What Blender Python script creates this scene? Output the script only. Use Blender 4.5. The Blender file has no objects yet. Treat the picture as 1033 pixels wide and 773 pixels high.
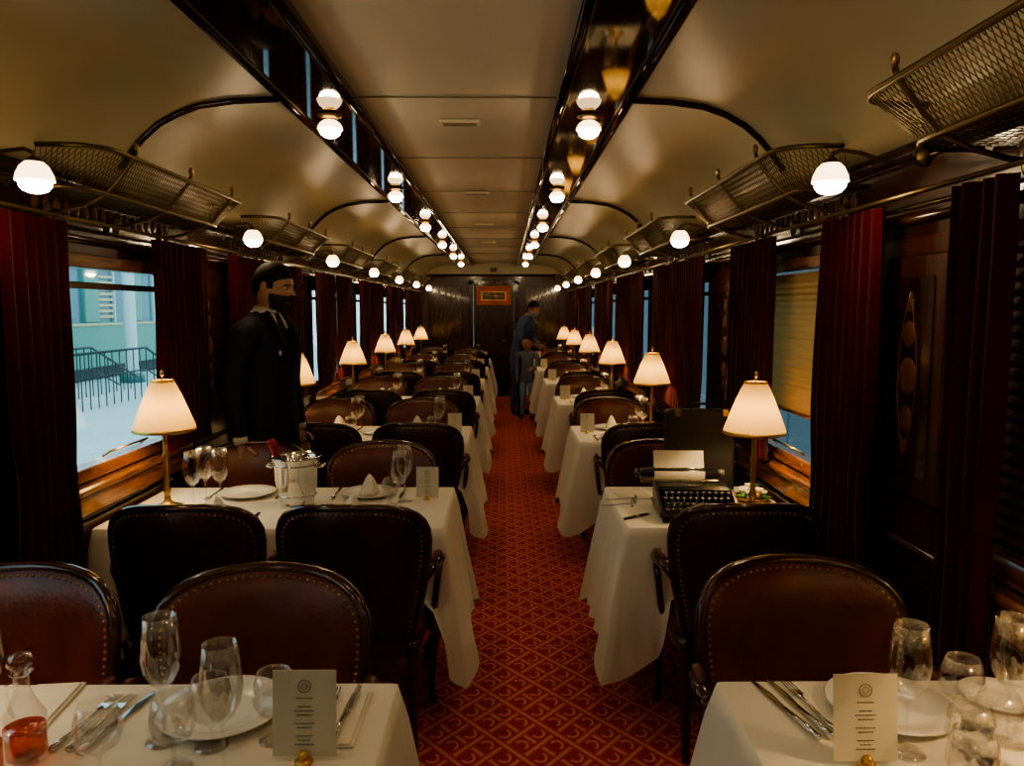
import bpy, math, random
from mathutils import Vector, Matrix
random.seed(4)
pi=math.pi
sc=bpy.context.scene
COL=sc.collection
# ---------------------------------------------------------------- materials
MATS={}
def newmat(name):
    m=bpy.data.materials.new(name); m.use_nodes=True
    MATS[name]=m
    return m,m.node_tree.nodes,m.node_tree.links
def pbr(name,col,rough=.5,metal=0,noise=0,nscale=8,bump=0,bscale=60,coat=0,sheen=0,emis=None,estr=0,stretch=None,spec=.5):
    m,n,l=newmat(name); b=n['Principled BSDF']
    b.inputs['Base Color'].default_value=(*col,1); b.inputs['Roughness'].default_value=rough
    b.inputs['Metallic'].default_value=metal
    b.inputs['Specular IOR Level'].default_value=spec
    b.inputs['Coat Weight'].default_value=coat; b.inputs['Coat Roughness'].default_value=.05
    b.inputs['Sheen Weight'].default_value=sheen
    if emis: b.inputs['Emission Color'].default_value=(*emis,1); b.inputs['Emission Strength'].default_value=estr
    tc=n.new('ShaderNodeTexCoord'); mp=n.new('ShaderNodeMapping'); l.new(tc.outputs['Object'],mp.inputs[0])
    if stretch: mp.inputs['Scale'].default_value=stretch
    if noise:
        t=n.new('ShaderNodeTexNoise'); t.inputs['Scale'].default_value=nscale; t.inputs['Detail'].default_value=5
        l.new(mp.outputs[0],t.inputs[0]); r=n.new('ShaderNodeValToRGB')
        r.color_ramp.elements[0].position=.3; r.color_ramp.elements[1].position=.7
        r.color_ramp.elements[0].color=(*[c*(1-noise) for c in col],1)
        r.color_ramp.elements[1].color=(*[min(1,c*(1+noise)) for c in col],1)
        l.new(t.outputs['Fac'],r.inputs[0]); l.new(r.outputs[0],b.inputs['Base Color'])
    if bump:
        t=n.new('ShaderNodeTexNoise'); t.inputs['Scale'].default_value=bscale
        l.new(mp.outputs[0],t.inputs[0]); bp=n.new('ShaderNodeBump'); bp.inputs['Strength'].default_value=bump
        bp.inputs['Distance'].default_value=.01
        l.new(t.outputs['Fac'],bp.inputs['Height']); l.new(bp.outputs[0],b.inputs['Normal'])
    return m
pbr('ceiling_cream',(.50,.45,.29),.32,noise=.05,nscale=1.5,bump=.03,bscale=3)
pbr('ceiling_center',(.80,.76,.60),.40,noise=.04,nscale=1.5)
pbr('seam',(.30,.26,.17),.5)
pbr('mahogany',(.036,.010,.004),.22,noise=.5,nscale=5,stretch=(9,1,1),coat=.3)
pbr('lacquer',(.024,.006,.004),.05,noise=.5,nscale=5,stretch=(9,1,1))
pbr('mahogany_v',(.048,.013,.005),.28,noise=.5,nscale=5,stretch=(6,6,1),coat=.2)
pbr('inlay',(.12,.045,.015),.3,noise=.4,nscale=14,coat=.2)
pbr('sillwood',(.19,.070,.022),.25,noise=.5,nscale=5,stretch=(9,1,9),coat=.4)
pbr('brass',(.50,.33,.13),.28,metal=1)
pbr('brass_dark',(.18,.13,.06),.42,metal=1)
pbr('silver',(.70,.69,.66),.13,metal=1)
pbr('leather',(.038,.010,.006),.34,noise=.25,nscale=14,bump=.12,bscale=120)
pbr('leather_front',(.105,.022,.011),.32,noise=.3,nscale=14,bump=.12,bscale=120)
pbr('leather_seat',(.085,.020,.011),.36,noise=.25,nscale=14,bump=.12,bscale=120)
pbr('chairwood',(.050,.013,.006),.2,coat=.6)
pbr('velvet',(.045,.002,.005),.9,noise=.3,nscale=5,sheen=.08,spec=.1)
pbr('linen',(.76,.71,.60),.8,bump=.08,bscale=300,noise=.03,nscale=3)
pbr('china',(.78,.75,.67),.18)
pbr('paper',(.64,.59,.46),.7)
pbr('ink',(.16,.12,.08),.6)
pbr('black_enamel',(.012,.012,.013),.28)
pbr('black_case',(.012,.011,.010),.6,bump=.1)
pbr('keys',(.10,.10,.10),.25)
pbr('suit',(.013,.013,.018),.8,spec=.25)
pbr('shirt',(.5,.48,.45),.8)
pbr('skin',(.40,.22,.14),.5)
pbr('hair',(.012,.008,.006),.8,bump=.4,bscale=150,spec=.15)
pbr('mask',(.018,.018,.024),.8)
pbr('maskblue',(.35,.42,.48),.8)
pbr('eye',(.5,.5,.48),.3)
pbr('shoe',(.01,.009,.008),.3)
pbr('navy',(.07,.11,.22),.8)
pbr('jeans',(.20,.30,.50),.8)
pbr('greyshirt',(.12,.14,.20),.8)
pbr('lips',(.28,.10,.08),.5)
pbr('foil_red',(.35,.03,.03),.3,metal=.6)
pbr('bottle_green',(.01,.03,.015),.1)
pbr('leafgreen',(.05,.16,.04),.5); pbr('petal',(.75,.70,.55),.6); pbr('gold',(.75,.45,.12),.3,metal=1)
pbr('platform',(.60,.70,.74),.45,noise=.05,nscale=.6)
pbr('teal',(.06,.20,.18),.4); pbr('palegreen',(.14,.36,.29),.35); pbr('whitepaint',(.60,.72,.72),.5); pbr('darksteel',(.035,.05,.055),.5)
pbr('darkwall_out',(.06,.08,.10),.8); pbr('outglass',(.12,.24,.30),.12)
pbr('slat',(.75,.60,.32),.6)
pbr('inlay_red',(.55,.12,.05),.4,noise=.3,nscale=8)
pbr('dark_cover',(.035,.012,.006),.6)
def emis(name,col,s):
    m,n,l=newmat(name); b=n['Principled BSDF']
    b.inputs['Base Color'].default_value=(.8,.75,.65,1); b.inputs['Emission Color'].default_value=(*col,1); b.inputs['Emission Strength'].default_value=s
    b.inputs['Roughness'].default_value=.3
emis('bulbglass',(1,.75,.44),56)
emis('bulbglass_wall',(1,.75,.44),46)
emis('cupglass',(1,.68,.36),3.2)
emis('bulb',(1,.75,.45),12)
m,n,l=newmat('shade'); out=n['Material Output']; n.remove(n['Principled BSDF'])
d=n.new('ShaderNodeBsdfDiffuse'); d.inputs[0].default_value=(.80,.65,.35,1)
t=n.new('ShaderNodeBsdfTranslucent'); t.inputs[0].default_value=(.74,.49,.16,1)
mx=n.new('ShaderNodeMixShader'); mx.inputs[0].default_value=.20; l.new(d.outputs[0],mx.inputs[1]); l.new(t.outputs[0],mx.inputs[2])
l.new(mx.outputs[0],out.inputs[0])
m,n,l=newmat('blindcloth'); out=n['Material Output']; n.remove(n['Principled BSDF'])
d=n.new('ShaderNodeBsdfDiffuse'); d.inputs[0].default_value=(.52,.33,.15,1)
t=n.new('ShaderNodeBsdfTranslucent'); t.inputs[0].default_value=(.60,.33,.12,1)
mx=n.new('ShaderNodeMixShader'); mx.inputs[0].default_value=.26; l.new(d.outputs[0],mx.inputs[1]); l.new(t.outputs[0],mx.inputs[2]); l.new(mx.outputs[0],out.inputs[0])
def glassmat(name,tint,base=.04,gain=.75):
    m,n,l=newmat(name); out=n['Material Output']; n.remove(n['Principled BSDF'])
    tr=n.new('ShaderNodeBsdfTransparent'); tr.inputs[0].default_value=(*tint,1)
    g=n.new('ShaderNodeBsdfGlossy'); g.inputs[0].default_value=(1,1,1,1); g.inputs[1].default_value=.03
    lw=n.new('ShaderNodeLayerWeight'); lw.inputs[0].default_value=.25
    ma=n.new('ShaderNodeMath'); ma.operation='MULTIPLY_ADD'; ma.inputs[1].default_value=gain; ma.inputs[2].default_value=base
    l.new(lw.outputs['Facing'],ma.inputs[0]); mx=n.new('ShaderNodeMixShader')
    l.new(ma.outputs[0],mx.inputs[0]); l.new(tr.outputs[0],mx.inputs[1]); l.new(g.outputs[0],mx.inputs[2]); l.new(mx.outputs[0],out.inputs[0])
glassmat('glass',(.96,.96,.96),.05,.5); glassmat('pane',(.90,.97,.98),.02,.25); glassmat('amber',(.75,.25,.03),.06,.4)
# carpet
m,n,l=newmat('carpet'); b=n['Principled BSDF']; b.inputs['Roughness'].default_value=.95
b.inputs['Specular IOR Level'].default_value=.1
tc=n.new('ShaderNodeTexCoord'); sx=n.new('ShaderNodeSeparateXYZ'); l.new(tc.outputs['Object'],sx.inputs[0])
def M(op,a,b_=None,c=None):
    k=n.new('ShaderNodeMath'); k.operation=op
    for i,v in enumerate((a,b_,c)):
        if v is None: continue
        if isinstance(v,(int,float)): k.inputs[i].default_value=v
        else: l.new(v,k.inputs[i])
    return k.outputs[0]
u=M('MULTIPLY',sx.outputs[0],1/.125); v=M('MULTIPLY',sx.outputs[1],1/.150)
dA=M('ABSOLUTE',M('SUBTRACT',M('FRACT',M('ADD',u,v)),.5)); dB=M('ABSOLUTE',M('SUBTRACT',M('FRACT',M('SUBTRACT',u,v)),.5))
bandA=M('LESS_THAN',dA,.070); bandB=M('LESS_THAN',dB,.070)
edgeA=M('LESS_THAN',M('ABSOLUTE',M('SUBTRACT',dA,.125)),.022); edgeB=M('LESS_THAN',M('ABSOLUTE',M('SUBTRACT',dB,.125)),.022)
wv=M('GREATER_THAN',M('FRACT',M('MULTIPLY',M('FLOOR',M('ADD',u,v)),.5)),.25)
nearB=M('LESS_THAN',dB,.18); nearA=M('LESS_THAN',dA,.18)
A=M('MULTIPLY',bandA,M('SUBTRACT',1.0,M('MULTIPLY',nearB,wv)))
B=M('MULTIPLY',bandB,M('SUBTRACT',1.0,M('MULTIPLY',nearA,M('SUBTRACT',1.0,wv))))
def ring(ou,ov,r0,w,cut):
    a=M('SUBTRACT',M('FRACT',M('ADD',u,ou)),.5); c=M('SUBTRACT',M('FRACT',M('ADD',v,ov)),.5)
    r=M('SQRT',M('ADD',M('MULTIPLY',a,a),M('MULTIPLY',c,c)))
    o=M('LESS_THAN',M('ABSOLUTE',M('SUBTRACT',r,r0)),w)
    o=M('MULTIPLY',o,M('GREATER_THAN',M('ADD',a,M('MULTIPLY',c,cut)),-.07))
    return o
rg=M('MAXIMUM',ring(.5,.5,.17,.036,1.0),ring(.0,.0,.17,.036,-1.0))
pat=M('MAXIMUM',M('MAXIMUM',M('MAXIMUM',A,B),rg),M('MULTIPLY',M('MAXIMUM',edgeA,edgeB),.3))
mx=n.new('ShaderNodeMix'); mx.data_type='RGBA'; mx.inputs[6].default_value=(.46,.034,.024,1); mx.inputs[7].default_value=(.86,.36,.27,1)
l.new(M('MULTIPLY',pat,.72),mx.inputs[0]); ns=n.new('ShaderNodeTexNoise'); ns.inputs['Scale'].default_value=400
bp=n.new('ShaderNodeBump'); bp.inputs['Strength'].default_value=.3; bp.inputs['Distance'].default_value=.004
l.new(tc.outputs['Object'],ns.inputs[0]); l.new(ns.outputs[0],bp.inputs['Height']); l.new(bp.outputs[0],b.inputs['Normal']); l.new(mx.outputs[2],b.inputs['Base Color'])

# ---------------------------------------------------------------- mesh builder
class MB:
    def __init__(s): s.v=[];s.f=[];s.m=[];s.sm=[];s.names=[]
    def mi(s,name):
        if name not in s.names: s.names.append(name)
        return s.names.index(name)
    def add(s,vs,fs,mat,smooth=True,T=None):
        o=len(s.v); mi=s.mi(mat)
        for p in vs:
            p=Vector(p); s.v.append(tuple(T@p) if T else tuple(p))
        for f in fs: s.f.append([o+i for i in f]); s.m.append(mi); s.sm.append(smooth)
    def box(s,a,b,mat,T=None,ch=0):
        x0,y0,z0=[min(p,q) for p,q in zip(a,b)]; x1,y1,z1=[max(p,q) for p,q in zip(a,b)]
        if ch<=0:
            vs=[(x,y,z) for x in(x0,x1) for y in(y0,y1) for z in(z0,z1)]
            fs=[(0,1,3,2),(4,6,7,5),(0,4,5,1),(2,3,7,6),(0,2,6,4),(1,5,7,3)]
            s.add(vs,fs,mat,False,T); return
        def ringp(i,z): return [(x0+i+ch,y0+i,z),(x1-i-ch,y0+i,z),(x1-i,y0+i+ch,z),(x1-i,y1-i-ch,z),(x1-i-ch,y1-i,z),(x0+i+ch,y1-i,z),(x0+i,y1-i-ch,z),(x0+i,y0+i+ch,z)]
        vs=ringp(ch,z0)+ringp(0,z0+ch)+ringp(0,z1-ch)+ringp(ch,z1)
        fs=[tuple(range(7,-1,-1)),tuple(range(24,32))]
        for r in range(3):
            for i in range(8): j=(i+1)%8; fs.append((r*8+i,r*8+j,r*8+8+j,r*8+8+i))
        s.add(vs,fs,mat,False,T)
    def tube(s,path,r,mat,n=8,closed=False,T=None,cap=True):
        P=[Vector(p) for p in path]; N=len(P); rr=r if isinstance(r,(list,tuple)) else [r]*N
        vs=[];prev=None
        for i in range(N):
            if closed: d=P[(i+1)%N]-P[i-1]
            else: d=P[min(i+1,N-1)]-P[max(i-1,0)]
            if d.length<1e-9: d=Vector((0,0,1))
            d.normalize()
            if prev is None:
                up=Vector((0,0,1)) if abs(d.z)<.9 else Vector((1,0,0))
                a=d.cross(up).normalized()
            else:
                a=prev-d*prev.dot(d)
                a=a.normalized() if a.length>1e-6 else d.orthogonal().normalized()
            prev=a; b=d.cross(a)
            for k in range(n):
                t=2*pi*k/n; vs.append(P[i]+(a*math.cos(t)+b*math.sin(t))*rr[i])
        fs=[]
        for i in range(N if closed else N-1):
            j=(i+1)%N
            for k in range(n): q=(k+1)%n; fs.append((i*n+k,i*n+q,j*n+q,j*n+k))
        if cap and not closed: fs.append(tuple(range(n-1,-1,-1))); fs.append(tuple((N-1)*n+k for k in range(n)))
        s.add(vs,fs,mat,True,T)
    def lathe(s,prof,mat,c=(0,0,0),n=20,T=None,mod=None):
        vs=[]
        for r,z in prof:
            for k in range(n):
                t=2*pi*k/n; q=r*(1+(mod(k) if mod else 0))
                vs.append((c[0]+q*math.cos(t),c[1]+q*math.sin(t),c[2]+z))
        fs=[]
        for i in range(len(prof)-1):
            for k in range(n): q=(k+1)%n; fs.append((i*n+k,i*n+q,i*n+n+q,i*n+n+k))
        s.add(vs,fs,mat,True,T)
    def ball(s,c,r,mat,n=10,m=7,T=None):
        if not isinstance(r,(tuple,list)): r=(r,r,r)
        vs=[];fs=[]
        for i in range(m+1):
            ph=pi*i/m
            for k in range(n):
                t=2*pi*k/n; vs.append((c[0]+r[0]*math.sin(ph)*math.cos(t),c[1]+r[1]*math.sin(ph)*math.sin(t),c[2]+r[2]*math.cos(ph)))
        for i in range(m):
            for k in range(n): q=(k+1)%n; fs.append((i*n+k,i*n+n+k,i*n+n+q,i*n+q))
        s.add(vs,fs,mat,True,T)
    def mesh(s,name,merge=True):
        import bmesh
        me=bpy.data.meshes.new(name); me.from_pydata([tuple(v) for v in s.v],[],s.f)
        for nm in s.names: me.materials.append(MATS[nm])
        me.polygons.foreach_set('material_index',s.m); me.polygons.foreach_set('use_smooth',s.sm); me.update()
        if merge:
            bm=bmesh.new(); bm.from_mesh(me); bmesh.ops.remove_doubles(bm,verts=bm.verts,dist=1e-5)
            bmesh.ops.dissolve_degenerate(bm,edges=bm.edges,dist=1e-6)
            bmesh.ops.recalc_face_normals(bm,faces=bm.faces); bm.to_mesh(me); bm.free()
        return me
def put(name,me,loc=(0,0,0),rz=0,scale=1,rot=None):
    if isinstance(me,MB): me=me.mesh(name)
    o=bpy.data.objects.new(name,me); COL.objects.link(o); o.location=loc
    o.rotation_euler=rot if rot else (0,0,rz); o.scale=(scale,)*3 if isinstance(scale,(int,float)) else scale
    return o

# ---------------------------------------------------------------- room
W=1.345; Y0=-1.25; Y1=13.3; P=1.78; C=[1.22+P*k for k in range(7)]
ALLC=[1.22-P]+C
mb=MB(); mb.box((-W-.1,Y0-.1,-.05),(W+.1,Y1+.1,0),'carpet'); put('floor',mb)
prof=[(.60,2.322),(.64,2.325),(.80,2.318),(.93,2.30),(1.01,2.272),(1.08,2.235),(1.14,2.185),(1.19,2.13),(1.23,2.07),(1.26,2.03),(W+.02,2.02)]
mb=MB()
def sweep(pf,mat):
    vs=[];N=30
    ys=[Y0+(Y1-Y0)*i/N for i in range(N+1)]
    for y in ys:
        for x,z in pf: vs.append((x,y,z))
    k=len(pf); fs=[(i*k+j,i*k+j+1,i*k+k+j+1,i*k+k+j) for i in range(N) for j in range(k-1)]
    mb.add(vs,fs,mat,True)
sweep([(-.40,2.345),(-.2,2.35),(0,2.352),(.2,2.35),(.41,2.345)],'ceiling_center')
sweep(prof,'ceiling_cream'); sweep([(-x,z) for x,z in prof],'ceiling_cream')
put('ceiling',mb)
mb=MB(); mb.box((-W-.1,Y0-.1,2.42),(W+.1,Y1+.1,2.46),'seam'); put('ceiling_roof_shell',mb)
tn=[0]
def trim(mb): tn[0]+=1; return put('trim_%d'%tn[0],mb)
for a,b in((-.61,-.365),(.395,.64)):
    mb=MB(); mb.box((a,Y0,2.305),(b,Y1,2.375),'lacquer')
    for x,q in((a,.02),(b,-.02)):
        mb.tube([(x,Y0,2.303),(x,Y1,2.303)],.013,'lacquer',8)
        mb.tube([(x+q,Y0,2.302),(x+q,Y1,2.302)],.0035,'brass_dark',6)
    xo=a-.03 if a<0 else b+.03
    mb.tube([(xo,Y0,2.322),(xo,Y1,2.322)],.006,'brass_dark',6)
    trim(mb)
for y in [.2]+[2.86+2.62*i for i in range(4)]:
    for s in(-1,1):
        mb=MB(); mb.tube([(s*x,y,z-.006) for x,z in prof[1:-2]],.014,'lacquer',8); trim(mb)
mb=MB()
for i in range(13): 
    y=.65+1.14*i
    if y<Y1-.1: mb.box((-.36,y-.005,2.342),(.39,y+.005,2.346),'seam')
trim(mb)
for i in range(6):
    mb=MB(); y=3.3+1.95*i
    if y>Y1-.2: continue
    mb.box((-.085,y-.035,2.333),(.085,y+.035,2.348),'ceiling_center',ch=.004)
    for k in range(3): mb.box((-.07,y-.022+k*.018,2.330),(.07,y-.014+k*.018,2.334),'seam')
    put('ceiling_vent',mb)
for s,nm in((-1,'left'),(1,'right')):
    mb=MB(); a=W; b=W+.08
    def bx(x0,y0,z0,x1,y1,z1,m,ch=0): mb.box((s*x0,y0,z0),(s*x1,y1,z1),m,ch=ch)
    bx(a,Y0,0,b,Y1,.92,'mahogany_v'); bx(a,Y0,1.75,b,Y1,2.45,'mahogany')
    edges=[Y0]
    for c in ALLC: edges+= [max(c-.58,Y0),c+.58]
    edges.append(Y1)
    for i in range(0,len(edges),2):
        y0,y1=edges[i],edges[i+1]
        if y1-y0>.01:
            bx(a,y0,.92,b,y1,1.75,'mahogany_v')
            if y1-y0>.3:
                ym=(y0+y1)/2
                bx(a-.012,ym-.16,1.02,a,ym+.16,1.70,'mahogany_v',.005)
                bx(a-.016,ym-.11,1.08,a-.010,ym+.11,1.64,'mahogany',.003)
                for zz,rr in((1.36,.05),(1.48,.035),(1.24,.035),(1.56,.02),(1.16,.02)):
                    mb.ball((s*(a-.017),ym,zz),(.004,rr,rr*1.1),'inlay',12,6)
                for sg in(-1,1):
                    mb.tube([(s*(a-.018),ym+sg*.05*math.sin(t*pi/8),1.12+t*.06) for t in range(9)],.003,'inlay',4)
                bx(a-.012,ym-.24,.12,a,ym+.24,.80,'mahogany',.005)
    for c in C:
        bx(a-.012,c-.5,.12,a,c+.5,.78,'mahogany',.005)
        bx(a-.014,c-.44,.20,a-.008,c+.44,.70,'mahogany_v',.003)
    for z,r,m in((1.80,.014,'mahogany'),(1.99,.018,'mahogany'),(.88,.012,'mahogany'),(1.835,.004,'brass_dark'),(1.965,.004,'brass_dark')):
        mb.tube([(s*(a-.006),Y0,z),(s*(a-.006),Y1,z)],r,m,8)
    for c in C:
        for k in range(-8,9):
            mb.ball((s*(a-.002),c+k*.06,1.90),(.006,.022,.03),'inlay',8,5)
    put('wall_'+nm,mb)
    mb=MB(); mb.box((s*(a-.02),Y0,0),(s*a,Y1,.1),'mahogany',ch=.005); put('baseboard_'+nm,mb)
wn=0
for s in(-1,1):
    for k,c in enumerate(ALLC):
        wn+=1; mb=MB(); a=W
        y0=max(c-.58,Y0); y1=c+.58
        def bx(x0,ya,z0,x1,yb,z1,m,ch=.004): mb.box((s*x0,ya,z0),(s*x1,yb,z1),m,ch=ch)
        bx(a-.01,y0,.92,a+.06,y0+.05,1.75,'sillwood'); bx(a-.01,y1-.05,.92,a+.06,y1,1.75,'sillwood')
        bx(a-.01,y0,.92,a+.06,y1,.97,'sillwood'); bx(a-.01,y0,1.70,a+.06,y1,1.75,'sillwood')
        bx(a+.015,y0+.05,1.625,a+.045,y1-.05,1.65,'brass_dark')
        bx(a-.050,y0-.0,.885,a+.0,y1+.0,.915,'sillwood',.008)
        bx(a-.03,y0-.0,.80,a,y1+.0,.885,'sillwood',.01)
        mb.tube([(s*(a-.03),c-.15,1.01),(s*(a-.03),c+.15,1.01)],.005,'brass',6)
        for q in(-.15,.15): mb.tube([(s*(a-.03),c+q,1.01),(s*(a+.0),c+q,.99)],.005,'brass',6)
        mb.box((s*(a+.028),y0+.05,.97),(s*(a+.032),y1-.05,1.70),'pane')
        put('window_%d'%wn,mb)
def curtain(s,y0,y1,z0=.55,z1=1.84,seed=0):
    mb=MB(); nf=max(4,int((y1-y0)/.011)); nz=16
    rnd=random.Random(seed); ph=rnd.random()*6; vs=[]
    for j in range(nz+1):
        z=z1+(z0-z1)*j/nz
        pinch=1-.10*math.exp(-((z-1.0)/.12)**2)
        for i in range(nf+1):
            t=i/nf; y=(y0+y1)/2+(t-.5)*(y1-y0)*pinch
            amp=.015+.006*math.sin(t*9+ph)
            x=W-.078+amp*math.sin((t*(y1-y0))/.052*2*pi*.95+ph+.5*math.sin(j*.35+t*5))
            vs.append((s*x,y,z))
    fs=[(j*(nf+1)+i,j*(nf+1)+i+1,(j+1)*(nf+1)+i+1,(j+1)*(nf+1)+i) for j in range(nz) for i in range(nf)]
    mb.add(vs,fs,'velvet',True)
    o=put('curtain',mb); return o
sd=0
for s in(-1,1):
    for k,c in enumerate(ALLC):
        sd+=1; za=.55; zb=.55
        if k==2 and s<0: r=((c-.80,c-.45),(c+.20,c+.72)); zb=.93
        elif k==2: r=((c-.84,c-.42),(c+.02,c+.56)); zb=.93
        elif k==1 and s>0: r=((c-.70,c-.36),(c+.40,c+.60))
        elif k<=1: r=((c-.70,c-.36),(c+.40,c+.62))
        elif s<0: r=((c-.70,c-.04),(c+.06,c+.70)); za=zb=.93
        else: r=((c-.70,c-.01),(c-.01,c+.70)); za=zb=.93
        for i,(ya,yb) in enumerate(r):
            if ya>Y0+.05: curtain(s,ya,yb,seed=sd*2+i,z0=(za,zb)[i])
    mb=MB()
    mb.tube([(s*(W-.078),Y0,1.855),(s*(W-.078),Y1,1.855)],.007,'brass_dark',8); put('curtain_rail',mb)
def blind(s,c,z0,mt='blindcloth'):
    mb=MB(); vs=[];N=44
    for i in range(N+1):
        z=1.69+(z0-1.69)*i/N; x=W-.0+(.003 if i%2 else -.003)
        vs+= [(s*x,c-.525,z),(s*x,c+.525,z)]
    mb.add(vs,[(2*i,2*i+1,2*i+3,2*i+2) for i in range(N)],mt,False)
    mb.tube([(s*(W-.0),c-.525,z0),(s*(W-.0),c+.525,z0)],.008,'sillwood',8)
    put('window_blind',mb)
blind(1,C[1],1.14); blind(1,C[0],.985,'dark_cover')  # second is a dark sheet added over the near window, standing for panelling
def rack_mesh():
    mb=MB(); L=.66
    def path(xin,z,L,x0):
        pts=[(x0,-L,z)]; r=.12
        for i in range(7):
            t=i/6*pi/2; pts.append((xin-r+r*math.sin(t),-L+r-r*math.cos(t),z))
        for i in range(1,12): pts.append((xin,-L+r+(2*L-2*r)*i/12,z))
        for i in range(7):
            t=i/6*pi/2; pts.append((xin-r+r*math.cos(t),L-r+r*math.sin(t),z))
        pts.append((x0,L,z)); return pts
    top=path(.31,2.045,L,.12); bot=path(.21,1.930,L-.05,.01)
    mb.tube(top,.008,'brass_dark',8); mb.tube(bot,.008,'brass_dark',8)
    def resample(p,n):
        P=[Vector(q) for q in p]; d=[0]
        for i in range(1,len(P)): d.append(d[-1]+(P[i]-P[i-1]).length)
        o=[]
        for k in range(n+1):
            t=d[-1]*k/n; i=1
            while i<len(d)-1 and d[i]<t: i+=1
            o.append(P[i-1].lerp(P[i],(t-d[i-1])/max(1e-9,d[i]-d[i-1])))
        return o
    n=96; a=resample(top,n); b=resample(bot,n)
    for i in range(n+1):
        if i+4<=n:
            mb.tube([a[i],b[i+4]],.0015,'brass_dark',3,cap=False); mb.tube([b[i],a[i+4]],.0015,'brass_dark',3,cap=False)
    for i in range(-24,25):
        y=i*.024
        mb.tube([(.01,y,1.930),(.21,y,1.930)],.0015,'brass_dark',3,cap=False)
    for i in range(1,8): mb.tube([(i*.026,-.59,1.930),(i*.026,.59,1.930)],.0015,'brass_dark',3,cap=False)
    for y in(-.44,0,.44):
        mb.tube([(.018,y,1.87),(.06,y,1.875),(.14,y,1.895),(.205,y,1.925),(.25,y,1.97),(.31,y,2.045),(.316,y,2.065)],.007,'brass_dark',8)
        mb.ball((.317,y,2.08),(.010,.010,.016),'brass'); mb.ball((.014,y,1.87),(.01,.025,.035),'brass_dark')
    return mb.mesh('luggage_rack')
rm=rack_mesh()
for s in(-1,1):
    for c in ALLC: put('luggage_rack',rm,(s*(W-.004),c,0),rz=0 if s<0 else pi)
mb=MB()
mb.lathe([(0,-.01),(.03,-.008),(.034,0),(.02,.012),(.012,.02),(0,.02)],'brass_dark',T=Matrix.Translation((.01,0,1.97))@Matrix.Rotation(pi/2,4,'Y'))
mb.tube([(.01,0,1.97),(.06,0,1.950),(.12,0,1.955),(.18,0,1.975),(.235,0,1.982),(.258,0,1.972),(.260,0,1.955)],.006,'brass_dark',8)
mb.lathe([(0,.05),(.012,.05),(.020,.042),(.024,.038),(.024,.030)],'brass_dark',(.26,0,1.91),16)
mb.lathe([(.022,.038),(.036,.024),(.046,.002),(.049,-.014),(.047,-.015),(.040,-.004)],'cupglass',(.26,0,1.91),20)
mb.lathe([(.040,.000),(.043,-.012),(.040,-.028),(.030,-.040),(.015,-.046),(0,-.047)],'bulbglass_wall',(.26,0,1.91),16)
wl=mb.mesh('wall_lamp')
for s in(-1,1):
    for k in range(-1,7):
        y=2.10+P*k
        if k==-1: y=.33
        if y<Y1-.2: put('wall_lamp',wl,(s*(W-.002),y,0),rz=0 if s<0 else pi)
mb=MB()
mb.lathe([(0,0),(.045,0),(.048,-.006),(.030,-.014),(.022,-.020),(.026,-.026)],'brass',n=20)
mb.lathe([(.024,-.022),(.038,-.032),(.047,-.046),(.049,-.056),(.047,-.057),(.040,-.048)],'cupglass',n=20)
mb.lathe([(.040,-.046),(.042,-.058),(.037,-.074),(.022,-.085),(0,-.088)],'bulbglass',n=16)
cl=mb.mesh('ceiling_lamp')
for x in(-.49,.52):
    for k in range(-2,7):
        y=3.03+P*k
        if Y0+.1<y<Y1-.1: put('ceiling_lamp',cl,(x,y,2.304))
mb=MB(); f=Y1
mb.box((-W-.08,f,0),(-.36,f+.08,2.14),'mahogany_v'); mb.box((.36,f,0),(W+.08,f+.08,2.14),'mahogany_v')
mb.box((-.36,f,2.0),(.36,f+.08,2.14),'mahogany_v'); mb.box((-W-.08,f,2.14),(W+.08,f+.08,2.45),'ceiling_cream')
mb.tube([(-W,f-.01,2.14),(W,f-.01,2.14)],.02,'mahogany',8)
for x in(-.85,.85):
    mb.box((x-.3,f-.015,.15),(x+.3,f,.85),'mahogany',ch=.005); mb.box((x-.3,f-.015,1.0),(x+.3,f,1.95),'mahogany',ch=.005)
mb.box((-.06,f-.012,2.20),(.06,f,2.27),'inlay',ch=.004)
for x in(-.40,.40): mb.box((x-.045,f-.03,0),(x+.045,f,2.05),'mahogany',ch=.006)
mb.box((-.45,f-.03,1.98),(.45,f,2.06),'mahogany',ch=.006)
put('wall_front',mb)
mb=MB(); g=f+.02
mb.box((-.355,g,0.005),(.355,g+.04,1.995),'mahogany_v')
mb.box((-.27,g-.012,.12),(.27,g,.80),'mahogany',ch=.005); mb.box((-.27,g-.012,.95),(.27,g,1.55),'mahogany',ch=.005)
mb.box((-.31,g-.008,1.62),(.31,g,1.96),'inlay_red',ch=.003)
mb.box((-.22,g-.018,1.70),(.22,g-.006,1.86),'gold',ch=.004); mb.box((-.20,g-.022,1.715),(.20,g-.010,1.845),'mahogany',ch=.003)
mb.tube([(-.15+.30*i/60,g-.026,1.78+.022*math.sin(i*.9)) for i in range(61)],.005,'gold',5)
mb.tube([(.24,g-.01,1.0),(.24,g-.05,1.0),(.16,g-.05,1.0)],.01,'brass',8)
put('door_1',mb)
mb=MB(); mb.box((-W-.08,Y0-.08,0),(W+.08,Y0,2.45),'mahogany_v')
for x in(-.85,.85): mb.box((x-.3,Y0,.15),(x+.3,Y0+.015,1.95),'mahogany',ch=.005)
put('wall_back',mb)

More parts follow.
